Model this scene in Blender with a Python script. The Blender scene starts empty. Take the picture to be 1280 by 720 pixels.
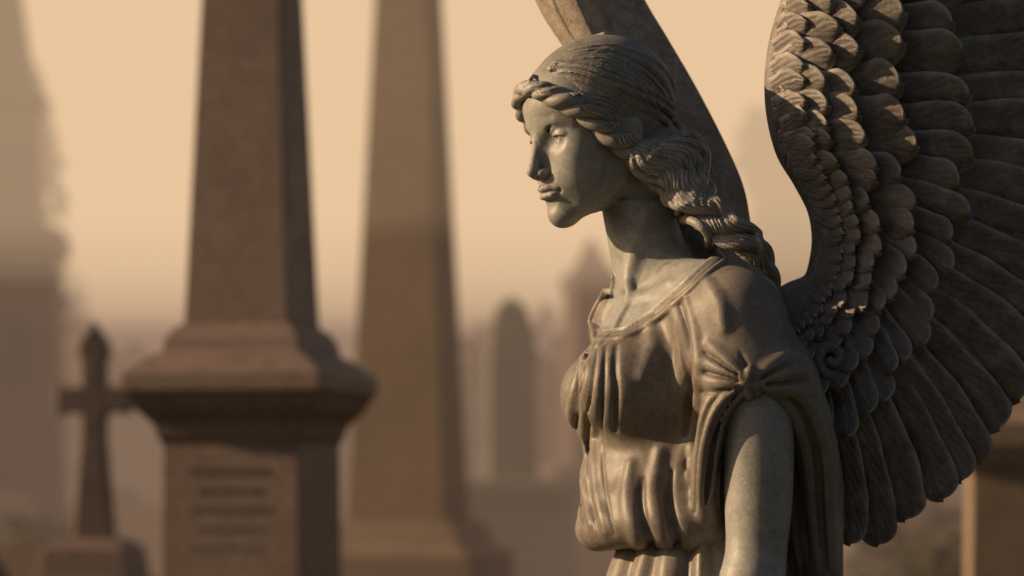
import bpy, math, random, time
import numpy as np
from mathutils import Vector, Matrix
from mathutils.bvhtree import BVHTree
T0=time.time()
random.seed(4); rng=np.random.RandomState(4)
scene=bpy.context.scene
scene.view_settings.view_transform='Standard'; scene.view_settings.look='None'; scene.view_settings.exposure=0
ZC=1.6; YS=3.02
def PX(px,py,y=0.0):
    k=(3020+y)/3020.0
    return np.array([(px-640)*k,y,(600-py)*k])
def to_world(v):
    v=np.asarray(v,dtype=np.float64)
    return v/1000.0+np.array([0,YS,ZC])

# ---------------------------------------------------------------- materials
def new_mat(name):
    m=bpy.data.materials.new(name); m.use_nodes=True
    nt=m.node_tree; nt.nodes.clear()
    o=nt.nodes.new('ShaderNodeOutputMaterial'); b=nt.nodes.new('ShaderNodeBsdfPrincipled')
    nt.links.new(b.outputs[0],o.inputs[0])
    return m,nt,b
def ramp(nt,src,stops):
    r=nt.nodes.new('ShaderNodeValToRGB')
    e=r.color_ramp.elements
    while len(e)<len(stops): e.new(0.5)
    for el,(p,c) in zip(e,stops):
        el.position=p; el.color=(c[0],c[1],c[2],1) if not np.isscalar(c) else (c,c,c,1)
    nt.links.new(src,r.inputs[0]); return r.outputs[0]
def noise(nt,co,scale,detail=6,rough=.6):
    n=nt.nodes.new('ShaderNodeTexNoise'); n.inputs['Scale'].default_value=scale
    n.inputs['Detail'].default_value=detail; n.inputs['Roughness'].default_value=rough
    nt.links.new(co,n.inputs['Vector']); return n.outputs['Fac']
def mixc(nt,a,b,f,mode='MIX'):
    m=nt.nodes.new('ShaderNodeMix'); m.data_type='RGBA'; m.blend_type=mode
    for s,v in ((m.inputs[0],f),(m.inputs[6],a),(m.inputs[7],b)):
        if hasattr(v,'is_linked'): nt.links.new(v,s)
        elif np.isscalar(v): s.default_value=v
        else: s.default_value=(v[0],v[1],v[2],1)
    return m.outputs[2]
def math_(nt,op,a,b=None):
    m=nt.nodes.new('ShaderNodeMath'); m.operation=op
    for s,v in ((m.inputs[0],a),(m.inputs[1],b)):
        if v is None: continue
        if hasattr(v,'is_linked'): nt.links.new(v,s)
        else: s.default_value=v
    return m.outputs[0]
def stone(name,ca,cb,cc,scale=1.0,rough=.62,bump=.25,barbs=False,point=True,grain=420,speck=.8,mott=.75,pl=.4):
    m,nt,b=new_mat(name)
    tc=nt.nodes.new('ShaderNodeTexCoord'); co=tc.outputs['Object']
    n1=noise(nt,co,4*scale,8,.65); n2=noise(nt,co,22*scale,8,.7); n3=noise(nt,co,grain*scale,4,.75); n4=noise(nt,co,75*scale,8,.75)
    c=mixc(nt,ca,cb,ramp(nt,n1,[(.38,0.0),(.62,1.0)]))
    c=mixc(nt,c,cc,ramp(nt,n2,[(.46,0.0),(.66,.85)]))
    c=mixc(nt,c,ramp(nt,n3,[(.32,.5),(.68,1.45)]),speck,'MULTIPLY')
    c=mixc(nt,c,ramp(nt,n4,[(.3,.55),(.5,1.0),(.72,1.5)]),mott,'MULTIPLY')
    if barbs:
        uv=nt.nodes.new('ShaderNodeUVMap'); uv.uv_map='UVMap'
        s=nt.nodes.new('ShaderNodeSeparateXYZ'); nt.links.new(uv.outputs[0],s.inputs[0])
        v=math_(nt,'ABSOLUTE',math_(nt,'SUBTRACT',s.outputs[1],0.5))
        wear_highlight=math_(nt,'MULTIPLY',ramp(nt,v,[(.33,0.0),(.47,1.0)]),ramp(nt,n2,[(.4,.15),(.6,.75)]))
        c=mixc(nt,c,(.34,.315,.29),wear_highlight)  # pale feather edges: wear plus painted highlights that set the feathers apart
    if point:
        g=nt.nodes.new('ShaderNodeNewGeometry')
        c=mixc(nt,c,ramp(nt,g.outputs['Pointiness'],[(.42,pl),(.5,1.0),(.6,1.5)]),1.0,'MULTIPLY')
    nt.links.new(c,b.inputs['Base Color'])
    nt.links.new(ramp(nt,n2,[(.3,rough-.12),(.7,rough+.15)]),b.inputs['Roughness'])
    h=math_(nt,'ADD',math_(nt,'MULTIPLY',n4,1.0),math_(nt,'MULTIPLY',n3,.4))
    if barbs:
        ph=math_(nt,'SUBTRACT',math_(nt,'MULTIPLY',s.outputs[0],1.0),math_(nt,'MULTIPLY',v,34.0))
        ph=math_(nt,'ADD',ph,math_(nt,'MULTIPLY',n2,9.0))
        w=math_(nt,'SINE',math_(nt,'MULTIPLY',ph,1.0))
        w=math_(nt,'MULTIPLY',w,ramp(nt,n1,[(.35,.25),(.65,.9)]))
        h=math_(nt,'ADD',h,math_(nt,'MULTIPLY',w,.34))
    bp=nt.nodes.new('ShaderNodeBump'); bp.inputs['Strength'].default_value=bump; bp.inputs['Distance'].default_value=.0035/scale
    nt.links.new(h,bp.inputs['Height']); nt.links.new(bp.outputs[0],b.inputs['Normal'])
    b.inputs['Specular IOR Level'].default_value=.5
    return m
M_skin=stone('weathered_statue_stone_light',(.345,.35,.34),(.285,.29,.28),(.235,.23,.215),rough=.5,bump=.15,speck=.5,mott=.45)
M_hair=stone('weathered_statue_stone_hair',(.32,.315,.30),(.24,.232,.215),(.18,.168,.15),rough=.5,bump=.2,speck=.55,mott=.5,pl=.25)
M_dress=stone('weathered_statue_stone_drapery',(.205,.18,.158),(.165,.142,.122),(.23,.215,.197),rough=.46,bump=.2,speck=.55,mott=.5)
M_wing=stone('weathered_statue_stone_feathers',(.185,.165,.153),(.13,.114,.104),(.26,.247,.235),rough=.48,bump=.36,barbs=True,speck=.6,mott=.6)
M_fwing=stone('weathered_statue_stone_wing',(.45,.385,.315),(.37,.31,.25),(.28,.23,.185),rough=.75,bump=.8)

# ---------------------------------------------------------------- object helpers
def mesh_obj(name,V,F,mat,parent=None,smooth=True,uv=None):
    me=bpy.data.meshes.new(name)
    V=np.asarray(V,dtype=np.float32)
    if isinstance(F,np.ndarray) and F.ndim==2:
        n=len(F);q=F.shape[1]
        me.vertices.add(len(V)); me.vertices.foreach_set('co',V.ravel())
        me.loops.add(n*q); me.loops.foreach_set('vertex_index',F.astype(np.int32).ravel())
        me.polygons.add(n); me.polygons.foreach_set('loop_start',np.arange(0,n*q,q,dtype=np.int32))
        try: me.polygons.foreach_set('loop_total',np.full(n,q,dtype=np.int32))
        except Exception: pass
        me.update(calc_edges=True); me.validate()
    else:
        me.from_pydata([tuple(map(float,v)) for v in V],[],[tuple(map(int,f)) for f in F])
    if smooth: me.polygons.foreach_set('use_smooth',[True]*len(me.polygons))
    if uv is not None:
        l=me.uv_layers.new(name='UVMap')
        vi=np.empty(len(me.loops),dtype=np.int32); me.loops.foreach_get('vertex_index',vi)
        l.data.foreach_set('uv',np.asarray(uv,dtype=np.float32)[vi].ravel())
    me.materials.append(mat)
    ob=bpy.data.objects.new(name,me); scene.collection.objects.link(ob)
    if parent is not None: ob.parent=parent
    return ob
def empty(name):
    e=bpy.data.objects.new(name,None); e.empty_display_size=.2; scene.collection.objects.link(e); return e

# ---------------------------------------------------------------- SDF sculpting grid (millimetres)
class Grid:
    def __init__(s,lo,hi,h):
        s.h=h; s.lo=np.array(lo,float)
        s.ax=[np.arange(lo[i],hi[i],h,dtype=np.float32) for i in range(3)]
        s.D=np.full([len(a) for a in s.ax],60.0,dtype=np.float32)
    def sl(s,lo,hi):
        r=[]
        for i in range(3):
            a=int(max(0,math.floor((lo[i]-s.lo[i])/s.h))); b=int(min(len(s.ax[i]),math.ceil((hi[i]-s.lo[i])/s.h)+1))
            if b<=a: return None
            r.append(slice(a,b))
        return tuple(r)
    def combine(s,sl,d,k,mode):
        a=s.D[sl]; k=max(k,1e-3)
        if mode=='sub': d=-d
        h=np.maximum(k-np.abs(a-d),0)/k
        if mode=='add': s.D[sl]=np.minimum(a,d)-h*h*k*.25
        else: s.D[sl]=np.maximum(a,d)+h*h*k*.25
    def op(s,f,lo,hi,k,mode):
        m=k+4*s.h
        sl=s.sl([l-m for l in lo],[u+m for u in hi])
        if sl is None: return
        X=s.ax[0][sl[0]][:,None,None];Y=s.ax[1][sl[1]][None,:,None];Z=s.ax[2][sl[2]][None,None,:]
        s.combine(sl,f(X,Y,Z),k,mode)
    def ell(s,c,r,k=10,R=None,mode='add'):
        c=np.asarray(c,float); r=np.asarray(r,float)*np.ones(3); R=np.eye(3) if R is None else R
        def f(X,Y,Z):
            x=X-c[0];y=Y-c[1];z=Z-c[2]
            k0=0;k1=0
            for i in range(3):
                a=(x*R[0,i]+y*R[1,i]+z*R[2,i]).astype(np.float32)
                k0=k0+(a/r[i])**2; k1=k1+(a/r[i]**2)**2
            k0=np.sqrt(k0);k1=np.sqrt(k1)+1e-9
            return (k0*(k0-1)/k1).astype(np.float32)
        e=np.sqrt(((R*r[None,:])**2).sum(1))
        s.op(f,c-e,c+e,k,mode)
    def chain(s,P,r,k=10,mode='add'):
        P=np.asarray(P,float); r=np.ones(len(P))*np.asarray(r,float)
        m=r.max()+k+4*s.h
        SL=s.sl(P.min(0)-m,P.max(0)+m)
        if SL is None: return
        off=[q.start for q in SL]
        T=np.full([q.stop-q.start for q in SL],60.0,dtype=np.float32)
        for i in range(len(P)-1):
            a,b=P[i],P[i+1];ab=b-a;L=max(ab@ab,1e-6);ra,rb=r[i],r[i+1];mm=max(ra,rb)+k+4*s.h
            sl=s.sl(np.minimum(a,b)-mm,np.maximum(a,b)+mm)
            if sl is None: continue
            x=s.ax[0][sl[0]][:,None,None]-a[0];y=s.ax[1][sl[1]][None,:,None]-a[1];z=s.ax[2][sl[2]][None,None,:]-a[2]
            t=np.clip((x*ab[0]+y*ab[1]+z*ab[2])/L,0,1).astype(np.float32)
            d=(np.sqrt((x-t*ab[0])**2+(y-t*ab[1])**2+(z-t*ab[2])**2)-(ra+t*(rb-ra))).astype(np.float32)
            ts=tuple(slice(q.start-o,q.stop-o) for q,o in zip(sl,off))
            T[ts]=np.minimum(T[ts],d)
        s.combine(SL,T,k,mode)
    def cap(s,a,b,ra,rb,k=10,mode='add'): s.chain([a,b],[ra,rb],k,mode)
    def mesh(s,smooth=1):
        D=s.D; S=D<0
        c=np.zeros([n-1 for n in D.shape],dtype=np.int8)
        for i in (0,1):
            for j in (0,1):
                for k in (0,1):
                    c+=S[i:S.shape[0]-1+i,j:S.shape[1]-1+j,k:S.shape[2]-1+k]
        act=(c>0)&(c<8)
        idx=np.full(c.shape,-1,dtype=np.int32); I=np.argwhere(act); idx[act]=np.arange(len(I))
        cor=[(i,j,k) for i in (0,1) for j in (0,1) for k in (0,1)]
        vals={q:D[I[:,0]+q[0],I[:,1]+q[1],I[:,2]+q[2]] for q in cor}
        acc=np.zeros((len(I),3));cnt=np.zeros(len(I))
        for p in cor:
            for ax in range(3):
                if p[ax]==0:
                    q=list(p);q[ax]=1;q=tuple(q)
                    va,vb=vals[p],vals[q]; cr=(va<0)!=(vb<0)
                    t=np.where(cr,va/np.where(cr,va-vb,1),0)
                    pos=np.tile(np.array(p,float),(len(I),1)); pos[:,ax]=t
                    acc+=pos*cr[:,None]; cnt+=cr
        V=(I+acc/np.maximum(cnt,1)[:,None])*s.h+s.lo
        F=[]
        for ax in range(3):
            a1,a2=(ax+1)%3,(ax+2)%3
            n=S.shape
            s0=[slice(None)]*3;s1=[slice(None)]*3
            s0[ax]=slice(0,n[ax]-1);s1[ax]=slice(1,n[ax])
            for a in (a1,a2):
                s0[a]=slice(1,n[a]-1);s1[a]=slice(1,n[a]-1)
            A=S[tuple(s0)];B=S[tuple(s1)]
            for flip,mk in ((False,A&~B),(True,~A&B)):
                E=np.argwhere(mk)
                if len(E)==0: continue
                E[:,a1]+=1;E[:,a2]+=1
                q=[]
                for d1,d2 in ((-1,-1),(0,-1),(0,0),(-1,0)):
                    C=E.copy();C[:,a1]+=d1;C[:,a2]+=d2
                    q.append(idx[C[:,0],C[:,1],C[:,2]])
                q=np.stack(q,1)
                if flip:q=q[:,::-1]
                F.append(q)
        F=np.concatenate(F); F=F[(F>=0).all(1)]
        for _ in range(smooth):
            ac=np.zeros_like(V);n=np.zeros(len(V))
            for i in range(4):
                a=F[:,i];b=F[:,(i+1)%4]
                for ax in range(3): ac[:,ax]+=np.bincount(a,V[b,ax],len(V))+np.bincount(b,V[a,ax],len(V))
                n+=np.bincount(a,minlength=len(V))+np.bincount(b,minlength=len(V))
            V=V*.5+.5*ac/np.maximum(n,1)[:,None]
        return V,F
def cr(pts,n,closed=False):
    P=np.array(pts,float)
    P=np.vstack([2*P[0]-P[1],P,2*P[-1]-P[-2]])
    out=[]
    m=len(P)-3
    for u in np.linspace(0,m,n):
        i=min(int(u),m-1);t=u-i
        a,b,c,d=P[i:i+4]
        out.append(.5*((2*b)+(c-a)*t+(2*a-5*b+4*c-d)*t*t+(3*b-a-3*c+d)*t**3))
    return np.array(out)
CAMP=Vector((0,-3020,0))
def bvh_of(V,F): return BVHTree.FromPolygons([tuple(v) for v in V],[tuple(f) for f in F.tolist()])
def project(bvh,pts,n,sm=2,off=0.0):
    c=cr(pts,n); out=[];nr=[];last=-60.0
    for px,py in c:
        d=Vector((px-640,3020,600-py)).normalized()
        h=bvh.ray_cast(CAMP,d)
        if h[0] is None:
            p=Vector(PX(px,py,last)); q=bvh.find_nearest(p); 
            out.append(np.array(q[0])); nr.append(np.array(q[1]))
        else:
            out.append(np.array(h[0])); nr.append(np.array(h[1])); last=h[0].y
    out=np.array(out);nr=np.array(nr)
    for _ in range(sm):
        o=out.copy(); o[1:-1]=.25*out[:-2]+.5*out[1:-1]+.25*out[2:]; out[:,1]=o[:,1]
        o=nr.copy(); o[1:-1]=.25*nr[:-2]+.5*nr[1:-1]+.25*nr[2:]; nr=o/(np.linalg.norm(o,axis=1)[:,None]+1e-6)
    return out-nr*off,nr
def stroke(g,bvh,pts,r,k=3,n=22,sink=.25,mode='add',taper=True):
    r=np.atleast_1d(np.array(r,float))
    rr=np.interp(np.linspace(0,1,n),np.linspace(0,1,len(r)),r)
    c,nr=project(bvh,pts,n,3)
    if taper: rr=rr*np.clip(np.sin(np.linspace(0.1,.9,n)*math.pi)*1.6,.2,1)
    c=c-nr*(rr*sink)[:,None]
    g.chain(c,rr,k,mode)
def fan(g,bvh,A,B,m,r,k=1.5,amp=0,freq=2,n=26,sink=.3,jit=1.5,mode='add',half=0,dph=.5):
    A=cr(A,16);B=cr(B,16)
    for i in range(m):
        f=(i+half)/(m-1+.001)
        if f>1: continue
        c=A*(1-f)+B*f
        c=c+rng.randn(2)*jit*.5
        d=np.gradient(c,axis=0);nn=np.stack([-d[:,1],d[:,0]],1);nn/=np.linalg.norm(nn,axis=1)[:,None]+1e-6
        ph=(i+half)*dph
        c=c+nn*(amp*np.sin(np.linspace(0,freq*2*math.pi,16)+ph))[:,None]
        stroke(g,bvh,c,r*(.85+.3*rng.rand()),k,n,sink,mode)
def rope(g,C,R,r,turns,k=1.5,ns=3,n=70,ph=0,kk=1.5):
    C=cr(C,n);T=np.gradient(C,axis=0);T/=np.linalg.norm(T,axis=1)[:,None]
    b=np.cross(T,np.array([0,1,0.]));b/=np.linalg.norm(b,axis=1)[:,None]+1e-6;q=np.cross(b,T)
    s=np.linspace(0,1,n);R=np.interp(s,np.linspace(0,1,len(R)),R);r=np.interp(s,np.linspace(0,1,len(r)),r)
    for j in range(ns):
        a=ph+2*math.pi*j/ns+turns*2*math.pi*s
        g.chain(C+b*(R*np.cos(a))[:,None]+q*(R*np.sin(a))[:,None],r*(.85+.3*((j*.37)%1)),kk)

# ================================================================ STATUE
angel=empty('angel_statue')
th=math.radians(63);pp=math.radians(15)
Fh=np.array([-math.sin(th),-math.cos(th),0]);Lf=np.array([math.cos(th),-math.sin(th),0])
Fv=math.cos(pp)*Fh+np.array([0,0,-math.sin(pp)]); U=math.sin(pp)*Fh+np.array([0,0,math.cos(pp)])
Rh=np.stack([-Lf,Fv,U],1); H=np.array([106.,0,441.])
loc=lambda p: Rh.T@(np.asarray(p,float)-H)
wl=lambda p: H+Rh@np.asarray(p,float)
neckA=np.array([153,15,362.]);neckB=np.array([184,14,228.])

g=Grid((-84,-108,-165),(84,122,122),1.25)
g.ell((0,-8,28),(71,91,79),1)
g.ell((0,30,36),(60,56,54),18)
g.ell((0,33,-28),(56,50,75),20)
for s in (-1,1):
    g.ell((s*36,50,-21),(23,23,22),20)
    g.ell((s*26,53,-50),(24,25,32),22)
    g.chain([(s*49,0,-38),(s*44,14,-63),(s*28,48,-84),(s*11,70,-94)],[14,13.5,13,13],20)
g.ell((0,77,-94),(15,16,15),15)
g.ell((0,69,-60),(26,23,24),16)
g.ell((0,73,15),(17,13,17),12)
for s in (-1,1):
    g.ell((s*31,92,-4),(18,19,12),9,mode='sub')
    g.chain([(s*7,77,14),(s*20,77.5,18.5),(s*34,72.5,19.5),(s*48,58,12)],[5,5,5,4.5],6)
    g.ell((s*30.5,62.0,-2),14.3,2)
g.ell((0,84,-17),(9.4,9,25),9)
g.chain([(0,80,16),(0,86,3),(0,94.5,-17),(0,101,-31)],[7,5.2,5.4,6.6],6)
g.ell((0,103,-36),(7,7.6,6.6),5)
for s in (-1,1):
    g.ell((s*8.6,93.5,-40),(5.2,8.4,5.8),4)
    g.ell((s*5.3,98.5,-45),(2.3,4.2,2.7),1.5,mode='sub')
g.cap((0,102.5,-42),(0,93,-47),3.4,4,3)
for s in (-1,1):
    ec=np.array([s*30.5,62.0,-2.])
    def lid(X,Y,Z,up=True):
        d=np.sqrt((X-ec[0])**2+(Y-ec[1])**2+(Z-ec[2])**2)-(17.2 if up else 15.8)
        ax=(X-ec[0])/15.
        if up: pl=(ec[2]+3.0-4.4*ax*ax)-Z
        else: pl=Z-(ec[2]-7.0+4.2*ax*ax)
        return np.maximum(d,pl).astype(np.float32)
    g.op(lambda X,Y,Z:lid(X,Y,Z,True),ec-18,ec+18,.4,'add')
    g.op(lambda X,Y,Z:lid(X,Y,Z,False),ec-18,ec+18,.4,'add')
    g.chain([(s*16,77,5.5),(s*24,81,11.6),(s*34,80.5,12.6),(s*46,70,6)],[1.6,2.1,2.1,1.4],2.5,'sub')
    g.ell((s*29.5,77.0,-3.0),(4.6,3.6,4.6),.3,mode='sub')
    g.ell((s*15.5,73.5,-4),(2.5,2.5,1.8),2)
up=[(0,94.4,-59.6),(3.5,95.4,-58.2),(10,92.5,-59),(19.5,84.5,-63.5)]
lo_=[(0,93.2,-69.2),(5,93.2,-69.4),(12,90.3,-68.6),(18.5,84.5,-65)]
for s in (-1,1):
    g.chain([(s*p[0],p[1],p[2]) for p in up],[4.2,4.4,3.9,1.8],2.5)
    g.chain([(s*p[0],p[1],p[2]) for p in lo_],[5.4,5.5,4.6,2.0],2.5)
    g.chain([(0,99.4,-64.2),(s*6,98.8,-63.6),(s*13,94.7,-63.9),(s*21,86.6,-65)],[1.7,1.7,1.6,1.2],1.0,'sub')
    g.ell((s*22.5,84.5,-65),(2.3,2.3,2.3),4,mode='sub')
g.cap((0,96,-50),(0,98,-55),1.8,2,2.5,'sub')
g.cap((-8,98,-80),(8,98,-80),5.5,5.5,9,'sub')
g.cap(loc(neckA+(0,0,10)),loc(neckB),40,44,18)
for s in (-1,1): g.ell((s*71,-6,-14),(6,16,27),4)
V,F=g.mesh(1)
mesh_obj('head',to_world(H+V@Rh.T),F,M_skin,angel)
print('head',len(V),time.time()-T0)

# ---- hair
g=Grid((-15,-150,190),(365,140,572),1.35)
g.ell(wl((0,-13,30)),(81,98,82),1,Rh)
g.ell(wl((0,100,-45)),(91,125,106),5,Rh,'sub')
def W(px,py,y): return PX(px,py,y)
g.ell(W(836,203,-15),(46,62,44),14)
g.ell(W(806,196,-62),(24,20,22),12)
g.ell(W(838,228,40),(36,40,34),14)
g.chain([W(845,235,40),W(870,290,60),W(890,350,70)],[28,24,16],12)
g.chain([W(850,225,-35),W(880,264,-50),W(915,290,-58),W(944,314,-54),W(964,350,-36)],[25,21,17,13,9],8)
loc_fr=[(4,85,66),(-26,82,58),(-48,68,43),(-62,48,22),(-69,25,-8),(-72,4,-32),(-68,-14,-48)]
for s in (1,-1):
    rope(g,[wl((x*s,y,z)) for x,y,z in loc_fr],[4,7,9,10,11],[6,7.5,8.5,9,9.5],2.6*s,ns=3,n=80,ph=.6,kk=.8)
rope(g,[W(842,228,-52),W(874,260,-64),W(905,283,-72),W(934,303,-70),W(956,330,-56),W(968,362,-36)],[13,13,12,9,5],[11,12,10.5,8.5,5.5],1.7,ns=3,n=90,ph=.4,kk=1.0)
Vb,Fb=g.mesh(1); bv=bvh_of(Vb,Fb)
fan(g,bv,[(660,98),(698,94),(740,104),(778,120),(812,142)],[(724,58),(772,55),(815,74),(842,108),(856,150)],12,3.4,.8,1.6,1.5,sink=.0)
fan(g,bv,[(690,92),(722,94),(758,108),(796,130),(838,160)],[(686,90),(722,92),(760,104),(800,126),(850,166)],2,4.2,1.0,1.5,2,n=34,sink=.1)
stroke(g,bv,[(690,88),(730,94),(768,108),(808,124),(838,143),(856,170)],4.6,.8,34,-.7,taper=False)
stroke(g,bv,[(696,80),(736,87),(775,101),(814,117),(844,137),(861,163)],3.8,.8,34,-.7,taper=False)
fan(g,bv,[(790,196),(808,216),(830,236),(850,258)],[(852,166),(886,190),(896,222),(884,256)],7,7.2,1.0,7,1.1,n=34,sink=0,dph=.5)
def curl(px,py,R,turns,r,a0,sx=1.0):
    P=[]
    for i in range(14):
        u=i/13; a=a0+turns*2*math.pi*u; q=R*(1-.8*u); P.append((px+sx*q*math.cos(a),py+q*math.sin(a)))
    stroke(g,bv,P,[r,r*.7],.8,40,-.3)
curl(828,206,20,1.3,6.2,2.6); curl(862,208,19,1.2,6.4,-2.0,-1); curl(850,242,18,1.2,6.2,.3)
def lock(pts,r,amp=0,sink=-.1): 
    C=cr(pts,16); d=np.gradient(C,axis=0);nn=np.stack([-d[:,1],d[:,0]],1);nn/=np.linalg.norm(nn,axis=1)[:,None]
    stroke(g,bv,C+nn*(amp*np.sin(np.linspace(0,4*math.pi,16)))[:,None],r,1.0,40,sink)
lock([(876,244),(902,260),(928,280),(950,304),(966,336)],[5,6.5,6,4],-4,-.2)
lock([(846,252),(866,276),(890,302),(904,322),(928,338)],[5,6,6,4],5,-.3)
lock([(812,222),(832,246),(852,262)],[4,6,4],3,-.2)
g.chain([wl(p) for p in cr([(2,84,66),(24,84,60),(42,74,44),(54,60,22),(60,48,0)],12)],np.linspace(6,9,12),3)
for i in range(12):
    a=math.radians(-10+i*10); pts=[]
    for j in range(14):
        ph=math.radians(15+j*8)
        pts.append(wl((82*math.sin(ph)*math.cos(a),-13-99*math.sin(ph)*math.sin(a),30+83*math.cos(ph))))
    g.chain(pts,3.2,1.2)
Vb,Fb=g.mesh(1); bv=bvh_of(Vb,Fb)
fan(g,bv,[(662,100),(700,96),(742,107),(778,123),(812,146)],[(724,61),(772,58),(815,77),(840,110),(853,150)],22,1.3,.6,1.6,1.5,mode='sub',sink=0,n=36,half=.5)
fan(g,bv,[(664,112),(694,118),(724,132),(750,158),(772,186),(798,208)],[(668,98),(704,100),(742,114),(778,138),(808,168),(840,198)],8,1.2,.6,5,2.6,mode='sub',sink=0,n=56,half=.5,dph=.3)
fan(g,bv,[(792,200),(808,218),(830,236),(850,256)],[(852,170),(880,192),(890,222),(880,252)],11,1.3,.6,7,1.5,mode='sub',sink=0,n=44,half=.5,dph=.3)
fan(g,bv,[(836,240),(858,268),(886,296),(914,318),(940,342)],[(876,232),(904,256),(932,278),(956,304),(970,340)],10,1.3,.6,6,2.0,mode='sub',sink=0,n=56,half=.5,dph=.3)
V,F=g.mesh(1)
mesh_obj('hair',to_world(V),F,M_hair,angel)
print('hair',len(V),time.time()-T0)

# ---- torso / dress
ft=np.array([-.905,-.425,0]);ft/=np.linalg.norm(ft);lt=np.array([-ft[1],ft[0],0]); Rt=np.stack([-lt,ft,[0,0,1]],1)
g=Grid((28,-250,-160),(440,240,350),2.0)
g.ell((198,0,122),(136,94,132),1,Rt)
g.ell((262,22,120),(120,88,150),30,Rt)
g.ell((192,0,-6),(116,102,92),34,Rt)
g.cap(neckA,neckB,43.5,50,1)
g.cap(neckB,neckB+(10,-2,-30),48,60,26)
g.cap((190,6,256),(246,-92,220),29,42,28)
g.cap((185,30,256),(160,110,216),28,38,28)
g.ell((238,-88,196),(52,58,60),30)
g.ell((268,-138,192),(60,58,60),30)
g.ell((150,140,198),(50,56,55),30)
g.ell((143,-68,114),(62,62,60),30)
g.ell((120,50,108),(59,60,58),26)
ring=[Rt@np.array([100*math.cos(a),86*math.sin(a),0])+np.array([194,0,-58+5*math.sin(3*a+1)]) for a in np.linspace(0,2*math.pi,60)]
g.chain(ring,26,26)
g.ell((284,-150,132),(72,58,54),30)
g.ell((170,165,120),(60,55,90),30)
g.ell((298,-178,38),(46,80,58),10,mode='sub')
def tube3(P,r,k,n=16): P=cr(P,n); g.chain(P,np.interp(np.linspace(0,1,n),np.linspace(0,1,len(r)),r),k)
tube3([(322,-172,125),(348,-150,80),(366,-130,20),(376,-112,-50),(380,-105,-130)],[30,30,25,22,20],22)
tube3([(322,-140,110),(346,-95,60),(356,-75,0),(360,-60,-130)],[34,30,28,26],24)
tube3([(262,-180,118),(240,-176,80),(231,-166,30),(229,-152,-10),(233,-130,-38)],[24,19,15,13,9],16)
tube3([(250,-150,100),(232,-140,20),(234,-110,-60)],[20,18,14],16)
Vb,Fb=g.mesh(2); bvb=bvh_of(Vb,Fb)
S=lambda pts,r,k=6,**kw: stroke(g,bvb,pts,r,k,**kw)
G_=lambda pts,r,k=4,sink=-.1,**kw: stroke(g,bvb,pts,r,k,mode='sub',sink=sink,**kw)
S([(934,488),(914,506),(900,534),(892,575),(888,610),(882,634)],[4,5.5,5,4],2.5,sink=-.1,n=34)
S([(944,488),(966,512),(982,545),(990,590),(992,640),(1000,712)],[4,6,6,6],2.5,sink=-.1,n=34)
S([(960,484),(992,520),(1008,570),(1014,640),(1022,712)],[4,8,8,7],7,sink=.3,n=30)
S([(980,478),(1016,516),(1032,570),(1036,640),(1042,712)],[4,8,9,8],7,sink=.3,n=30)
G_([(952,488),(984,524),(1000,575),(1004,640),(1011,712)],[2,4,5,4],4,n=30)
G_([(972,482),(1004,516),(1021,570),(1026,640),(1032,712)],[2,4,5,4],4,n=30)
S([(918,488),(896,512),(882,550),(877,595),(876,630)],[4,7,7,5],6,sink=.2,n=30)
G_([(922,492),(904,520),(892,556),(885,600),(882,630)],[2,3,4,3],3,n=30)
G_([(904,488),(884,515),(872,560),(868,610),(868,640)],[2,4,5,4],4,n=30)
for a in ([(866,448),(892,458),(914,468),(934,476)],[(868,474),(892,478),(914,480),(932,480)],[(884,428),(904,446),(920,462),(934,474)],
          [(1006,462),(982,468),(960,473),(942,477)],[(1012,490),(988,490),(962,486),(944,481)],[(986,440),(966,454),(952,466),(942,474)]):
    S(a,[3,6,4],8,sink=.6)
for a in ([(866,461),(893,468),(915,474),(930,478)],[(876,438),(899,452),(918,465),(930,474)],[(1010,476),(984,479),(960,480),(946,479)],[(998,450),(974,461),(956,470),(946,476)],[(872,490),(895,490),(918,486)],[(925,440),(932,455),(936,468)]):
    G_(a,[1.8,2.8,2],3)
S([(937,464),(934,478),(936,494)],[6,4.5,6],3,sink=-.2,taper=False)
S([(946,466),(943,479),(947,493)],[4.5,4,4.5],2,sink=-.2,taper=False)
S([(929,479),(940,481),(952,479)],[4,4.5,4],1.5,sink=-.4,taper=False)
S([(768,346),(754,370),(742,392),(740,407),(756,415),(782,411),(815,390),(848,362),(876,337),(896,321)],4.2,2,n=54,sink=-.2,taper=False)
S([(764,347),(749,370),(737,393),(735,409),(751,420),(783,416),(817,395),(852,366),(880,340),(900,323)],4.6,3,n=54,sink=.25,taper=False)
S([(758,348),(743,370),(731,393),(729,411),(746,425),(784,421),(821,399),(857,369),(885,343),(907,326)],4.2,2,n=54,sink=-.2,taper=False)
S([(806,262),(794,310),(782,358)],[4,7,5],14,sink=.5)
S([(786,374),(812,368),(838,354)],[4,5],12,sink=.6)
for a,r in (([(733,432),(722,470),(712,520),(714,580),(722,640)],6),([(741,434),(733,480),(728,540),(728,600),(738,655)],6),([(752,434),(746,490),(742,550),(745,610),(757,665)],6.5)):
    S(a,[3,r,r,r*.8],7,sink=.4,n=34)
for a,r in (([(737,436),(728,480),(720,540),(720,600),(729,655)],3),([(747,436),(740,490),(735,550),(736,610),(747,664)],3.4),([(757,434),(754,485),(752,545),(756,610),(768,668)],3.2)):
    G_(a,[1.8,r*.8,r,r*.8],3,n=34,sink=-.2)
S([(814,405),(815,436),(804,470)],[3,6,3],16,sink=.75)
S([(842,384),(852,425),(852,470),(846,515)],[3,7,3],14,sink=.6)
G_([(770,430),(768,460),(770,490),(768,540)],[1.8,3,3,2],6,sink=.2)
S([(858,376),(868,410),(873,450),(873,500),(866,560),(862,620)],[3,7,8,8,6],8,sink=.3,n=34)
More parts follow.
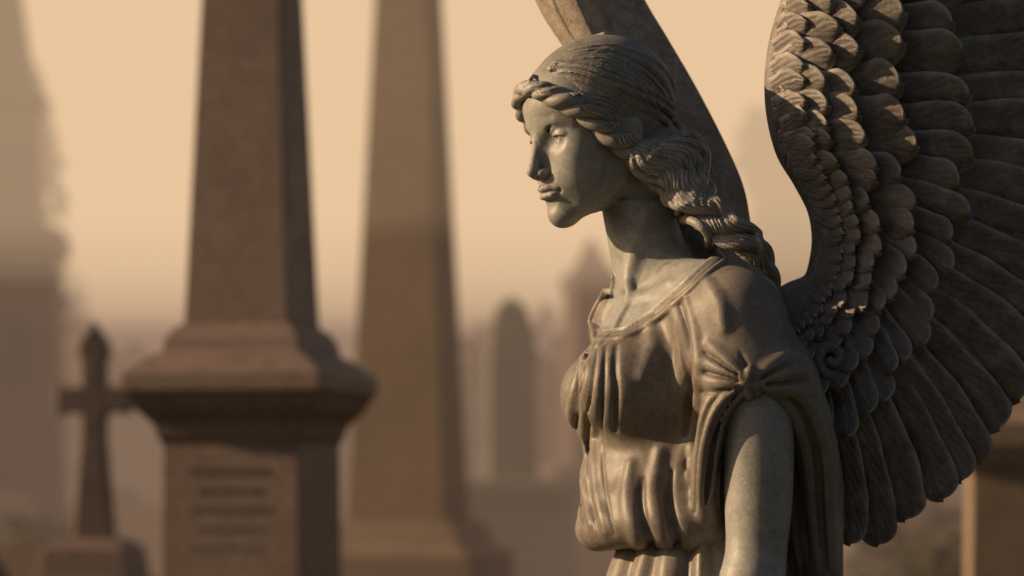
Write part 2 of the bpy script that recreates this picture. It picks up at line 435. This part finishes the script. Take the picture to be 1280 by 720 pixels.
G_([(850,382),(860,415),(863,455),(861,505),(853,560),(848,600)],[2,3.5,4.5,4,2],5,n=34)
S([(884,352),(900,380),(905,410)],[3,5,3],12,sink=.5)
for a in ([(788,580),(784,620),(790,655),(804,690)],[(824,565),(818,610),(824,650),(838,694)],[(856,550),(850,600),(856,645),(868,694)]):
    S(a,[1,5.5,8,7],14,sink=.55,n=30)
for a in ([(803,600),(801,630),(806,658),(818,690)],[(839,590),(835,620),(840,655),(852,696)]):
    G_(a,[.8,3,4.5,4],8,n=30)
V,F=g.mesh(1)
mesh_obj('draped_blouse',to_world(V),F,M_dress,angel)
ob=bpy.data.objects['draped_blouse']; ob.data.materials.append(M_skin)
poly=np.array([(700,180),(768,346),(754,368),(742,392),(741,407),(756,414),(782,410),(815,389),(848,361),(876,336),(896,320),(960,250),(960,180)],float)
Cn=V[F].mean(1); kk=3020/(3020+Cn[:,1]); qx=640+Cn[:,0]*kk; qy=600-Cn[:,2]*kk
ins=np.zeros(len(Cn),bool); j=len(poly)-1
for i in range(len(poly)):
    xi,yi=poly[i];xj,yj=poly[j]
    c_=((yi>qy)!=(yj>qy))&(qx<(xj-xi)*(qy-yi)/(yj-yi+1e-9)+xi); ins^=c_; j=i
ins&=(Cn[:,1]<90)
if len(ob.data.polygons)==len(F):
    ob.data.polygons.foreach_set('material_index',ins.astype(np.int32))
print('torso',len(V),time.time()-T0)

# ---- arms with hands
def arm(name,sh,ue,el,wr,hd,side,r0=42):
    pts=[sh,ue,el,wr]; allp=np.array(pts+[hd]); lo=allp.min(0)-75; hi=allp.max(0)+75; lo[2]-=120
    g=Grid(lo,hi,2.6)
    sh,ue,el,wr,hd=[np.array(p,float) for p in (sh,ue,el,wr,hd)]
    m=el*.65+wr*.35
    C=cr([sh,ue,el,m,wr],30)
    g.chain(C,np.interp(np.linspace(0,1,30),[0,.25,.4,.5,.62,.75,1],[r0+2,r0+1,r0-2,r0-6,r0-3,r0-6,25]),12)
    d=(hd-wr);d/=np.linalg.norm(d)
    sd=np.array(side,float);sd-=d*(sd@d);sd/=np.linalg.norm(sd);nn=np.cross(d,sd)
    Rm=np.stack([sd,d,nn],1)
    g.cap(wr,wr+d*30,24,22,12)
    g.ell(wr+d*55,(38,48,16),12,Rm)
    for i,(o,L) in enumerate(((-27,66),(-9,76),(9,72),(26,56))):
        b=wr+d*88+sd*o*.9; q1=b+d*L*.42+nn*4; q2=q1+d*L*.32+nn*12; q3=q2+d*L*.2+nn*14
        g.chain([wr+d*60+sd*o*.8,b,q1,q2,q3],[11,10.5,9.5,8.5,7],3)
    b=wr+d*28-sd*26; g.chain([b,b+d*28-sd*20+nn*6,b+d*58-sd*26+nn*12],[13,11,8.5],5)
    V,F=g.mesh(1)
    mesh_obj(name,to_world(V),F,M_skin,angel)
arm('near_arm_with_hand',(276,-140,190),(291,-158,60),(289,-164,-80),(246,-215,-300),(232,-235,-380),(.8,-.6,0))
arm('far_arm_with_hand',(152,146,190),(172,168,60),(176,180,-80),(110,150,-295),(95,140,-375),(.8,-.6,0),40)

# ---- skirt, feet
Vs=[];Fs=[];NR=70;NA=260
for i in range(NR):
    s=i/(NR-1); z=-40-1118*s
    grow=1-math.exp(-s*9)
    rl=96+62*grow+55*s; rf=76+56*grow+60*s
    cx=238+4*grow+4*s
    for j in range(NA):
        a=2*math.pi*j/NA
        f=(.5+.5*math.cos(18*a+1.5*math.sin(2*a)+s*2))**1.5*(5+12*grow+10*s)+ (.5+.5*math.cos(9*a+1+3*s))*(16*s+4)+2*math.sin(31*a+6*s)*(1-.5*s)
        q=Rt@np.array([(rl+f)*math.cos(a),(rf+f)*math.sin(a),0])
        Vs.append((cx+q[0],q[1],z))
for i in range(NR-1):
    for j in range(NA):
        k=(j+1)%NA; Fs.append((i*NA+j,(i+1)*NA+j,(i+1)*NA+k,i*NA+k))
mesh_obj('skirt',to_world(Vs),np.array(Fs),M_dress,angel)
g=Grid((-40,-220,-1175),(330,200,-1090),4)
for s in (-1,1):
    c=np.array([236,0,-1150])+lt*62*s
    g.chain([c,c+ft*110,c+ft*190+(0,0,-4)],[34,26,16],14)
    for i in range(5): g.cap(c+ft*170+lt*(i-2)*13,c+ft*(208-abs(i-1.5)*6)+lt*(i-2)*14-(0,0,8),10,8,3)
V,F=g.mesh(1); mesh_obj('feet',to_world(V),F,M_skin,angel)

# ---- near wing
Lc=[(985,392),(1002,376),(1016,352),(1024,322),(1026,290),(1018,255),(998,220),(974,182),(962,122),(968,52),(996,-18),(1060,-75)]
Tc=[(1035,690),(1110,672),(1185,614),(1240,552),(1290,465),(1340,370),(1375,270),(1400,160),(1410,50),(1400,-60),(1370,-150),(1320,-225)]
LL=cr(Lc,240);TT=cr(Tc,240)
def wp(t,w):
    i=np.clip(t,0,1)*239; a=int(i);b=min(a+1,239);f=i-a
    L=LL[a]*(1-f)+LL[b]*f;T=TT[a]*(1-f)+TT[b]*f
    return L*(1-w)+T*w
def wy(t,w): return 38-70*math.sin(math.pi*min(max(w,0)**.7,1)*.85)-18*t
FV=[];FF=[];FU=[]
def feather(b,t,width,y0,y1,bend,n=18,m=8,tilt=4,lift=4,rk=1.6,round_=.78,notch=0):
    b=np.array(b,float);t=np.array(t,float);d=t-b;L=np.linalg.norm(d);pn=np.array([-d[1],d[0]])/L
    c=(b+t)/2+pn*bend*L
    st=len(FV); nz=rng.rand(3)*6
    for i in range(n+1):
        s=i/n
        s=1-(1-s)**1.35
        p=(1-s)**2*b+2*s*(1-s)*c+s*s*t
        dd=2*(1-s)*(c-b)+2*s*(t-c);dd/=np.linalg.norm(dd)+1e-9;q=np.array([-dd[1],dd[0]])
        w=width*(.62+.38*min(1,s/.35))
        if s>round_: w*=max(0,1-((s-round_)/(1-round_))**2)**.55+.02
        for j in range(m+1):
            v=j/m*2-1
            e=1+.06*math.sin(7*s+nz[0])*(abs(v)>.7)+.03*math.sin(21*s+nz[1])*(abs(v)>.7)
            pt=p+q*v*w*e
            y=y0+(y1-y0)*s - lift*s*s + tilt*v + 3.2*v*v - rk*math.exp(-(v/.13)**2)*(1-.6*s) + 1.8*math.sin(4*s+nz[2])
            FV.append(PX(pt[0],pt[1],y)); FU.append((s*L/4.0,.5+.5*v))
    for i in range(n):
        for j in range(m):
            a=st+i*(m+1)+j; FF.append((a,a+m+1,a+m+2,a+1))
def row(N,w0,w1,off,lift,wf,bend,t0=0,t1=1,jw=.015,n=18,m=8,tilt=4,rk=1.6,round_=.78):
    ts=np.linspace(t0,t1,N)
    dt=(t1-t0)/(N-1)
    for i,t in enumerate(ts):
        t=t+rng.randn()*dt*.10
        ww=w1+rng.randn()*jw
        wm=w0+(ww-w0)*.8
        sp=np.linalg.norm(wp(min(t+dt/2,1),wm)-wp(max(t-dt/2,0),wm))
        if t+dt/2>1 or t-dt/2<0: sp*=2 if (t+dt/2>1+dt*.45 or t-dt/2<-dt*.45) else 1
        sp=min(max(sp,9),70)
        b=wp(t,w0);e=wp(t,ww)
        feather(b,e,sp*wf*(.92+.16*rng.rand()),wy(t,w0)-off,wy(t,ww)-off,bend*(1.15-.5*t)+rng.randn()*.010,n,m,tilt,lift,rk,round_)
row(22,.22,.93,-7,3,.62,-.13,t0=.02,n=34,m=10,tilt=5,rk=2.4,round_=.88)
row(25,.22,1.0,0,8,.68,-.14,n=42,m=12,tilt=8,rk=3.4,round_=.91)
row(24,.10,.54,13,13,.70,-.11,n=30,m=12,tilt=8,rk=2.8,round_=.84,jw=.022)
row(22,.06,.37,25,15,.74,-.07,n=26,m=10,tilt=6,rk=2.2,round_=.78,jw=.02)
row(23,.04,.25,33,14,.78,-.04,n=20,m=10,tilt=5,rk=1.4,round_=.68,jw=.018)
row(28,.02,.165,37,12,.82,0,n=16,m=8,tilt=5,rk=1,round_=.6,jw=.012)
row(36,.008,.098,38,9,.86,0,n=14,m=8,tilt=4,rk=.5,round_=.55,jw=.006)
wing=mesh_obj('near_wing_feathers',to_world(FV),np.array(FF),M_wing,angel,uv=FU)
sm=wing.modifiers.new('thickness','SOLIDIFY'); sm.thickness=.004; sm.offset=-1
g=Grid((280,-110,-60),(560,120,760),2.6)
bp=[PX(*wp(t,.028),wy(t,0)-22) for t in np.linspace(0,1,80)]
g.chain(bp,np.interp(np.linspace(0,1,80),[0,.2,.5,.75,1],[30,19,19,19,15]),8)
g.chain([(270,20,190),(330,20,195),PX(1000,385,20)],[40,38,34],14)
g.chain([PX(1000,390,20),PX(1015,440,10),PX(1035,500,0)],[34,26,14],14)
V,F=g.mesh(1); mesh_obj('near_wing_bone',to_world(V),F,M_wing,angel,uv=np.full((len(V),2),.5))
g=Grid((345,-110,60),(470,30,210),1.8)
sp=[]
for i in range(46):
    u=i/45; a=-.6+u*2.9*math.pi; r=4+22*(1-u)
    sp.append(PX(1040+r*math.cos(a),448+r*math.sin(a)*1.05,-56-8*u))
g.chain(sp,np.linspace(9,6,46),2.5)
g.chain([PX(1012,400,-30),PX(1040,412,-46),PX(1066,430,-54)],[12,11,9],4)
V,F=g.mesh(1); mesh_obj('wing_scroll',to_world(V),F,M_wing,angel,uv=np.full((len(V),2),.5))

# ---- far wing
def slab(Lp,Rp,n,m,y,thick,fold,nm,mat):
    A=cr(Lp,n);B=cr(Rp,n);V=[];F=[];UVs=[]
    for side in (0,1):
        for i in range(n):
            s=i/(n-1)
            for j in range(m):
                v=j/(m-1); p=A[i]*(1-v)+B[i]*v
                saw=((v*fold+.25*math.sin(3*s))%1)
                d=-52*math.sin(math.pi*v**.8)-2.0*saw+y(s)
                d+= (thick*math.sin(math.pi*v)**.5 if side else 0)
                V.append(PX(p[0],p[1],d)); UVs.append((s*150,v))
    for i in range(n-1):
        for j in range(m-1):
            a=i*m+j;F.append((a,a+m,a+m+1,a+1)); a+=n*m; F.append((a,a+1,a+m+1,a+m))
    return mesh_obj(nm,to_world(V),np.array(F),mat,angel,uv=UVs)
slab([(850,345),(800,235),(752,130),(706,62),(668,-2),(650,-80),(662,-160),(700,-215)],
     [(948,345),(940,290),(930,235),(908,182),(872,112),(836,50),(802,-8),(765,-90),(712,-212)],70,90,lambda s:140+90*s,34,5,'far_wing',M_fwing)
print('wings',time.time()-T0)

# ================================================================ generic builders
def bm_box_stack(name,levels,cx,cy,rot,mat,parent=None,k=1.0):
    V=[];F=[]
    c,s=math.cos(rot),math.sin(rot)
    for z,h in levels:
        for ux,uy in ((-1,-1),(1,-1),(1,1),(-1,1)):
            x,y=ux*h*k,uy*h*k; V.append((cx+c*x-s*y,cy+s*x+c*y,z))
    for i in range(len(levels)-1):
        for j in range(4):
            q=(j+1)%4; F.append((4*i+j,4*i+q,4*i+4+q,4*i+4+j))
    F.append((3,2,1,0)); n=4*(len(levels)-1); F.append((n,n+1,n+2,n+3))
    o=mesh_obj(name,V,F,mat,parent,smooth=False)
    b=o.modifiers.new('bevel','BEVEL'); b.width=.006; b.segments=2; b.limit_method='ANGLE'
    return o
M_ob1=stone('brown_granite',(.205,.146,.128),(.162,.116,.102),(.24,.18,.158),scale=.5,rough=.6,bump=.3,point=False,grain=120,speck=.25,mott=.5)
M_ob2=stone('tan_sandstone',(.28,.205,.145),(.23,.168,.118),(.32,.235,.18),scale=.4,rough=.8,bump=.3,point=False,grain=120,speck=.25,mott=.5)
M_grey=stone('grey_limestone',(.25,.23,.185),(.19,.18,.14),(.28,.25,.2),scale=.4,rough=.85,bump=.3,point=False,grain=120,speck=.4)
M_ped=stone('plinth_stone',(.28,.245,.21),(.22,.19,.16),(.18,.155,.13),scale=.6,rough=.8,bump=.4,point=False,grain=160)
def at(px,D): return (px-640)/1000*D/3.02
ped=empty('statue_pedestal')
b0=bm_box_stack('plinth',[(0,.44),(.09,.44),(.10,.40),(.16,.37),(.36,.36),(.375,.39),(.42,.39),(.434,.375)],.22,3.02,math.radians(-25),M_ped,ped)

D=7.0;a1=math.radians(-12.5);cx=at(316,D)
ob1=empty('obelisk_monument')
bm_box_stack('pedestal',[(0,.42),(.16,.42),(.17,.36),(.34,.35),(.36,.30),(.48,.235),(.52,.215),(1.70,.203),(1.725,.215),(1.76,.225),(1.80,.262),(1.845,.285),(1.85,.294),(1.90,.294),(1.908,.286),(1.955,.225),(1.965,.205),(2.0,.2),(2.03,.182),(2.045,.160)],cx,D,a1,M_ob1,ob1)
bm_box_stack('shaft',[(2.04,.155),(2.98,.1165),(4.3,.062),(4.44,.004)],cx,D,a1,M_ob1,ob1)
c,s=math.cos(a1),math.sin(a1)
def on_face(u,off): return (cx+c*u+s*off, D+s*u-c*off)
Mi=stone('inscription_cut',(.15,.11,.095),(.12,.09,.08),(.17,.13,.11),point=False)
V=[];F=[]
def bar(u0,u1,z0,z1,o0,o1):
    st=len(V)
    for z in (z0,z1):
        for u,o in ((u0,o0),(u1,o0),(u1,o1),(u0,o1)):
            x,y=on_face(u,o);V.append((x,y,z))
    for f in ((0,1,5,4),(1,2,6,5),(2,3,7,6),(3,0,4,7),(4,5,6,7),(3,2,1,0)): F.append(tuple(st+i for i in f))
for r in range(5):
    z=1.62-r*.055
    u=-.12+.02*(r%2)
    while u<.1:
        w=.008+random.random()*.022; bar(u,u+w,z,z+.012,.200,.2075); u+=w+.014
mesh_obj('inscription',V,F,Mi,ob1,smooth=False)

D=14.0;cx2=at(511,D);a2=math.radians(-14)
ob2=empty('obelisk_monument.001')
bm_box_stack('pedestal',[(0,.55),(.25,.55),(.26,.46),(.95,.44),(1.0,.5),(1.18,.5),(1.22,.42),(1.36,.36)],cx2,D,a2,M_ob2,ob2)
bm_box_stack('shaft',[(1.35,.29),(4.38,.158),(5.9,.09),(6.1,.005)],cx2,D,a2,M_ob2,ob2)

D=10.0;cxx=at(118,D);a3=math.radians(-6)
cro=empty('stone_cross_monument')
bm_box_stack('steps',[(0,.45),(.3,.45),(.31,.36),(.7,.35),(.71,.27),(1.18,.24),(1.19,.19),(1.32,.17),(1.36,.12)],cxx,D,a3,M_ob1,cro)
def prism(name,pts,cx,cy,th,rot,mat,parent):
    V=[];n=len(pts);c,s=math.cos(rot),math.sin(rot)
    for o in (-th,th):
        for x,z in pts: V.append((cx+c*x-s*o,cy+s*x+c*o,z))
    F=[tuple(range(n))]+[tuple(range(2*n-1,n-1,-1))]+[(j,n+j,n+(j+1)%n,(j+1)%n) for j in range(n)]
    o=mesh_obj(name,V,F,mat,parent,smooth=False)
    b=o.modifiers.new('bevel','BEVEL'); b.width=.012; b.segments=2; b.limit_method='ANGLE'
    return o
h=[(.085,1.35),(.048,1.80),(.050,1.875),(.12,1.88),(.15,1.865),(.16,1.93),(.15,2.0),(.12,1.985),(.048,1.99),(.048,2.09),(.066,2.13),(.05,2.19),(.018,2.22),(.0,2.26)]
pts=h+[(-x,z) for x,z in h[::-1][1:]]
prism('cross',pts,cxx,D,.05,a3,M_ob1,cro)

D=24.0
m3=empty('column_monument'); cx3=at(638,D)
bm_box_stack('base',[(0,.72),(.5,.72),(.52,.58),(1.35,.52),(1.4,.60),(1.58,.60),(1.62,.40)],cx3,D,.15,M_grey,m3)
bm_box_stack('shaft',[(1.6,.24),(2.9,.23),(3.1,.20),(3.32,.13),(3.42,.02)],cx3,D,.15,M_grey,m3)
D=30.0
m4=empty('column_monument.001'); cx4=at(738,D)
bm_box_stack('base',[(0,.8),(.6,.8),(.62,.6),(1.5,.55),(1.55,.66),(1.75,.66),(1.8,.44)],cx4,D,.3,M_ob1,m4)
bm_box_stack('shaft',[(1.78,.34),(3.9,.26),(4.0,.3),(4.15,.3),(4.2,.2),(4.6,.03)],cx4,D,.3,M_ob1,m4)
D=25.0
m6=empty('memorial_tower'); cx6=at(8,D)
bm_box_stack('lower_stage',[(0,1.0),(.6,1.0),(.65,.85),(3.9,.74),(3.95,.85),(4.15,.85),(4.2,.6)],cx6,D,.1,M_ob1,m6,.72)
bm_box_stack('upper_stage',[(4.19,.55),(5.4,.46),(5.45,.56),(5.6,.56),(5.65,.42)],cx6,D,.1,M_ob1,m6,.72)
bm_box_stack('spire',[(5.64,.40),(7.6,.02)],cx6,D,.1,M_ob1,m6,.72)
for i,(dx,zz,yy) in enumerate(((-.24,2.6,.60),(.2,2.6,.60),(-.14,4.4,.42),(.14,4.4,.42))):
    o=prism('niche_%d'%i,[(-.1,0),(.1,0),(.1,.5),(0,.7),(-.1,.5)],0,0,.02,.1,Mi,m6)
    o.location=(cx6+dx,D-yy+.1*dx,zz)
D=8.5
m5=empty('grave_pedestal'); cx5=at(1270,D)
bm_box_stack('block',[(0,.26),(.2,.26),(.21,.2),(.3,.18),(1.62,.165),(1.66,.19),(1.72,.205),(1.80,.205),(1.83,.17),(1.9,.13),(1.93,.03)],cx5,D,math.radians(-7),M_ob2,m5)
def headstone(px,D,w,h,mat,rot=0,z0=0):
    a=[(-w,0),(w,0),(w,h*.8)]
    for i in range(1,8):
        t=math.pi*i/8; a.append((w*math.cos(t),h*.8+h*.2*math.sin(t)))
    a.append((-w,h*.8))
    e=empty('headstone')
    prism('slab',a,at(px,D),D,.07,rot,mat,e)
    prism('footing',[(-w-.08,0),(w+.08,0),(w+.08,.14),(-w-.08,.14)],at(px,D),D,.14,rot,mat,e)
for px,D,w,h in ((20,22,.3,1.5),(62,28,.35,1.4),(150,34,.35,1.5),(190,30,.3,1.3),(395,36,.4,1.5),(470,40,.4,1.4),(570,38,.35,1.5),(690,26,.32,1.35),(820,36,.4,1.4),(1100,30,.35,1.4),(1150,24,.3,1.5),(1190,34,.4,1.6),(40,14,.22,1.3),(-60,12,.3,1.3),(1400,16,.3,1.2)):
    headstone(px,D,w,h,random.choice((M_grey,M_ob1,M_ob2)),random.uniform(-.3,.3))

# ground
m,nt,b=new_mat('grass_ground')
tc=nt.nodes.new('ShaderNodeTexCoord');co=tc.outputs['Object']
c1=ramp(nt,noise(nt,co,.35,8,.65),[(.35,(.045,.05,.018)),(.55,(.075,.065,.028)),(.7,(.11,.085,.045))])
c1=mixc(nt,c1,ramp(nt,noise(nt,co,12,6,.7),[(.3,.6),(.7,1.3)]),1.0,'MULTIPLY')
nt.links.new(c1,b.inputs['Base Color']);b.inputs['Roughness'].default_value=.95
bp_=nt.nodes.new('ShaderNodeBump');bp_.inputs['Strength'].default_value=.8;bp_.inputs['Distance'].default_value=.05
nt.links.new(noise(nt,co,30,6,.8),bp_.inputs['Height']);nt.links.new(bp_.outputs[0],b.inputs['Normal'])
mesh_obj('ground',[(-900,-300,0),(900,-300,0),(900,1200,0),(-900,1200,0)],[(0,1,2,3)],m,smooth=False)

mf,nt,b=new_mat('foliage')
oi=nt.nodes.new('ShaderNodeTexCoord')
cf=ramp(nt,noise(nt,oi.outputs['Object'],1.2,4,.6),[(.35,(.04,.042,.018)),(.6,(.075,.07,.03)),(.75,(.11,.09,.04))])
nt.links.new(cf,b.inputs['Base Color']);b.inputs['Roughness'].default_value=.9
mb=stone('bark',(.09,.07,.05),(.06,.045,.035),(.11,.09,.07),scale=.3,point=False,rough=.9)
def leaf_mesh(name,clumps,n,size,parent):
    V=[];F=[]
    for (c,r) in clumps:
        k=int(n*(r[0]*r[2])/ (clumps[0][1][0]*clumps[0][1][2]))
        d=rng.randn(k,3);d/=np.linalg.norm(d,axis=1)[:,None]
        rad=rng.rand(k)**.45
        p=np.array(c)+d*rad[:,None]*np.array(r)
        for q in p:
            a=rng.randn(3);a/=np.linalg.norm(a);bb=np.cross(a,rng.randn(3));bb/=np.linalg.norm(bb)
            s=size*(.6+.8*rng.rand());i=len(V)
            V+= [q+a*s,q+bb*s*.6,q-a*s,q-bb*s*.6];F.append((i,i+1,i+2,i+3))
    return mesh_obj(name,V,np.array(F),mf,parent,smooth=False)
def trunk(name,P,R,parent):
    V=[];F=[];m=9
    for i,(p,r) in enumerate(zip(P,R)):
        for j in range(m):
            a=2*math.pi*j/m;V.append((p[0]+r*math.cos(a),p[1]+r*math.sin(a),p[2]))
    for i in range(len(P)-1):
        for j in range(m): k=(j+1)%m;F.append((i*m+j,i*m+k,(i+1)*m+k,(i+1)*m+j))
    return mesh_obj(name,V,F,mb,parent)
def tree(x,y,h,w,n=2600,tall=False):
    e=empty('tree')
    trunk('trunk',[(x,y,-.1),(x+.1,y,h*.3),(x,y,h*.6),(x+.1,y,h*.9)],[h*.035,h*.028,h*.018,h*.006],e)
    cl=[]
    for i in range(13):
        a=rng.rand()*6.28;t=rng.rand()
        zz=h*(.3+.62*t);rr=w*(1-.75*t if tall else math.sin(math.pi*(.2+.7*t)))
        c=(x+rr*.65*math.cos(a),y+rr*.65*math.sin(a),zz)
        cl.append((c,(w*.42*(1.1-.5*t),)*2+(h*.13,)))
        trunk('limb_%d'%i,[(x,y,zz-h*.12),((x+c[0])/2,(y+c[1])/2,zz-h*.06),c],[h*.012,h*.009,h*.003],e)
    leaf_mesh('crown',cl,n/8,.18,e)
tree(at(-110,34),34,9,2.2,3500)
tree(at(75,60),60,6.6,1.8,2600,True)
tree(at(985,48),48,9.0,2.0,3000)
tree(at(1180,44),44,9,3.4,3500)
cl=[]
for i in range(60):
    x=-38+i*1.35+rng.randn()*.4
    cl.append(((x,52+rng.randn()*4,1.4+rng.rand()*1.4),(2.2+rng.rand(),1.8,1.7+rng.rand()*1.0)))
leaf_mesh('tree_line',cl,500,.3,None)
cl=[]
for x,y,w,hh in ((at(30,20),20,.8,.9),(at(1250,18),18,1.3,.95),(at(-40,15),15,.8,.8),(at(1330,15),15,1.2,1.0),(at(700,34),34,1.2,.9)):
    cl.append(((x,y,hh*.75),(w,w*.8,hh*.75)))
leaf_mesh('shrub_bed',cl,900,.07,None)

# mist banks (homogeneous volumes; their own emission stands in for scattered light)
def glow_mist(name,SG,col,zl,zh):
    mm=bpy.data.materials.new(name);mm.use_nodes=True;nt=mm.node_tree;nt.nodes.clear()
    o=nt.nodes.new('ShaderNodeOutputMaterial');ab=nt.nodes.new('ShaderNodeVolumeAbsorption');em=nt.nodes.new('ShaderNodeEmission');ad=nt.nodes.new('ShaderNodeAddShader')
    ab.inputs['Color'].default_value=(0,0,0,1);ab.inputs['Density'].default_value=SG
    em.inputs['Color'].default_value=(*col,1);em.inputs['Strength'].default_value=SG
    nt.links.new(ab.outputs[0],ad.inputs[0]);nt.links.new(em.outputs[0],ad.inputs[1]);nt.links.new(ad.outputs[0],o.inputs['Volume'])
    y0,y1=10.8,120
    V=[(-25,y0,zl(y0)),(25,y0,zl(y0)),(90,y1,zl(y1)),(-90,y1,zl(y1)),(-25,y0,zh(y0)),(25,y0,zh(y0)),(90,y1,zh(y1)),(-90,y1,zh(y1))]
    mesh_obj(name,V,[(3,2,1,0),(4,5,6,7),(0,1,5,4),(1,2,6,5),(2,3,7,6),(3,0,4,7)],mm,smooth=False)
glow_mist('ground_glow_mist',.027,(.35,.225,.15),lambda y:-.5,lambda y:2.2+.055*y)  # dimmer emission low down paints the haze darker towards the ground
glow_mist('glow_mist',.034,(.83,.57,.345),lambda y:2.21+.055*y,lambda y:2.6+.27*y)  # brighter peach emission, also fills the scene from behind

# ================================================================ light
sd=Vector((-.90,.04,.34)).normalized()
L=bpy.data.lights.new('sun','SUN');L.energy=5.0;L.angle=math.radians(.5);L.color=(1,.69,.39)
lo=bpy.data.objects.new('sun',L);scene.collection.objects.link(lo)
lo.rotation_euler=sd.to_track_quat('Z','Y').to_euler(); lo.location=(-6,8,6)
w=bpy.data.worlds.new('World');scene.world=w;w.use_nodes=True;nt=w.node_tree
bg=nt.nodes['Background'];sk=nt.nodes.new('ShaderNodeTexSky');sk.sky_type='NISHITA';sk.sun_disc=False
sk.sun_elevation=math.asin(sd.z);sk.sun_rotation=math.atan2(sd.x,sd.y)
sk.dust_density=3;sk.air_density=1.3
mx=nt.nodes.new('ShaderNodeMix');mx.data_type='RGBA';mx.blend_type='MULTIPLY';mx.inputs[0].default_value=1
mx.inputs[7].default_value=(1,.87,.83,1)
nt.links.new(sk.outputs[0],mx.inputs[6]);nt.links.new(mx.outputs[2],bg.inputs[0]);bg.inputs[1].default_value=.05

# ================================================================ camera
cam=bpy.data.cameras.new('camera');co_=bpy.data.objects.new('camera',cam);scene.collection.objects.link(co_);scene.camera=co_
co_.location=(0,0,ZC);co_.rotation_euler=(math.radians(90),0,0)
cam.sensor_width=36;cam.lens=36*3.02/1.28;cam.shift_y=240/1280;cam.clip_end=3000;cam.clip_start=.05
cam.dof.use_dof=True;cam.dof.focus_distance=2.92;cam.dof.aperture_fstop=3.2
print('total',time.time()-T0)
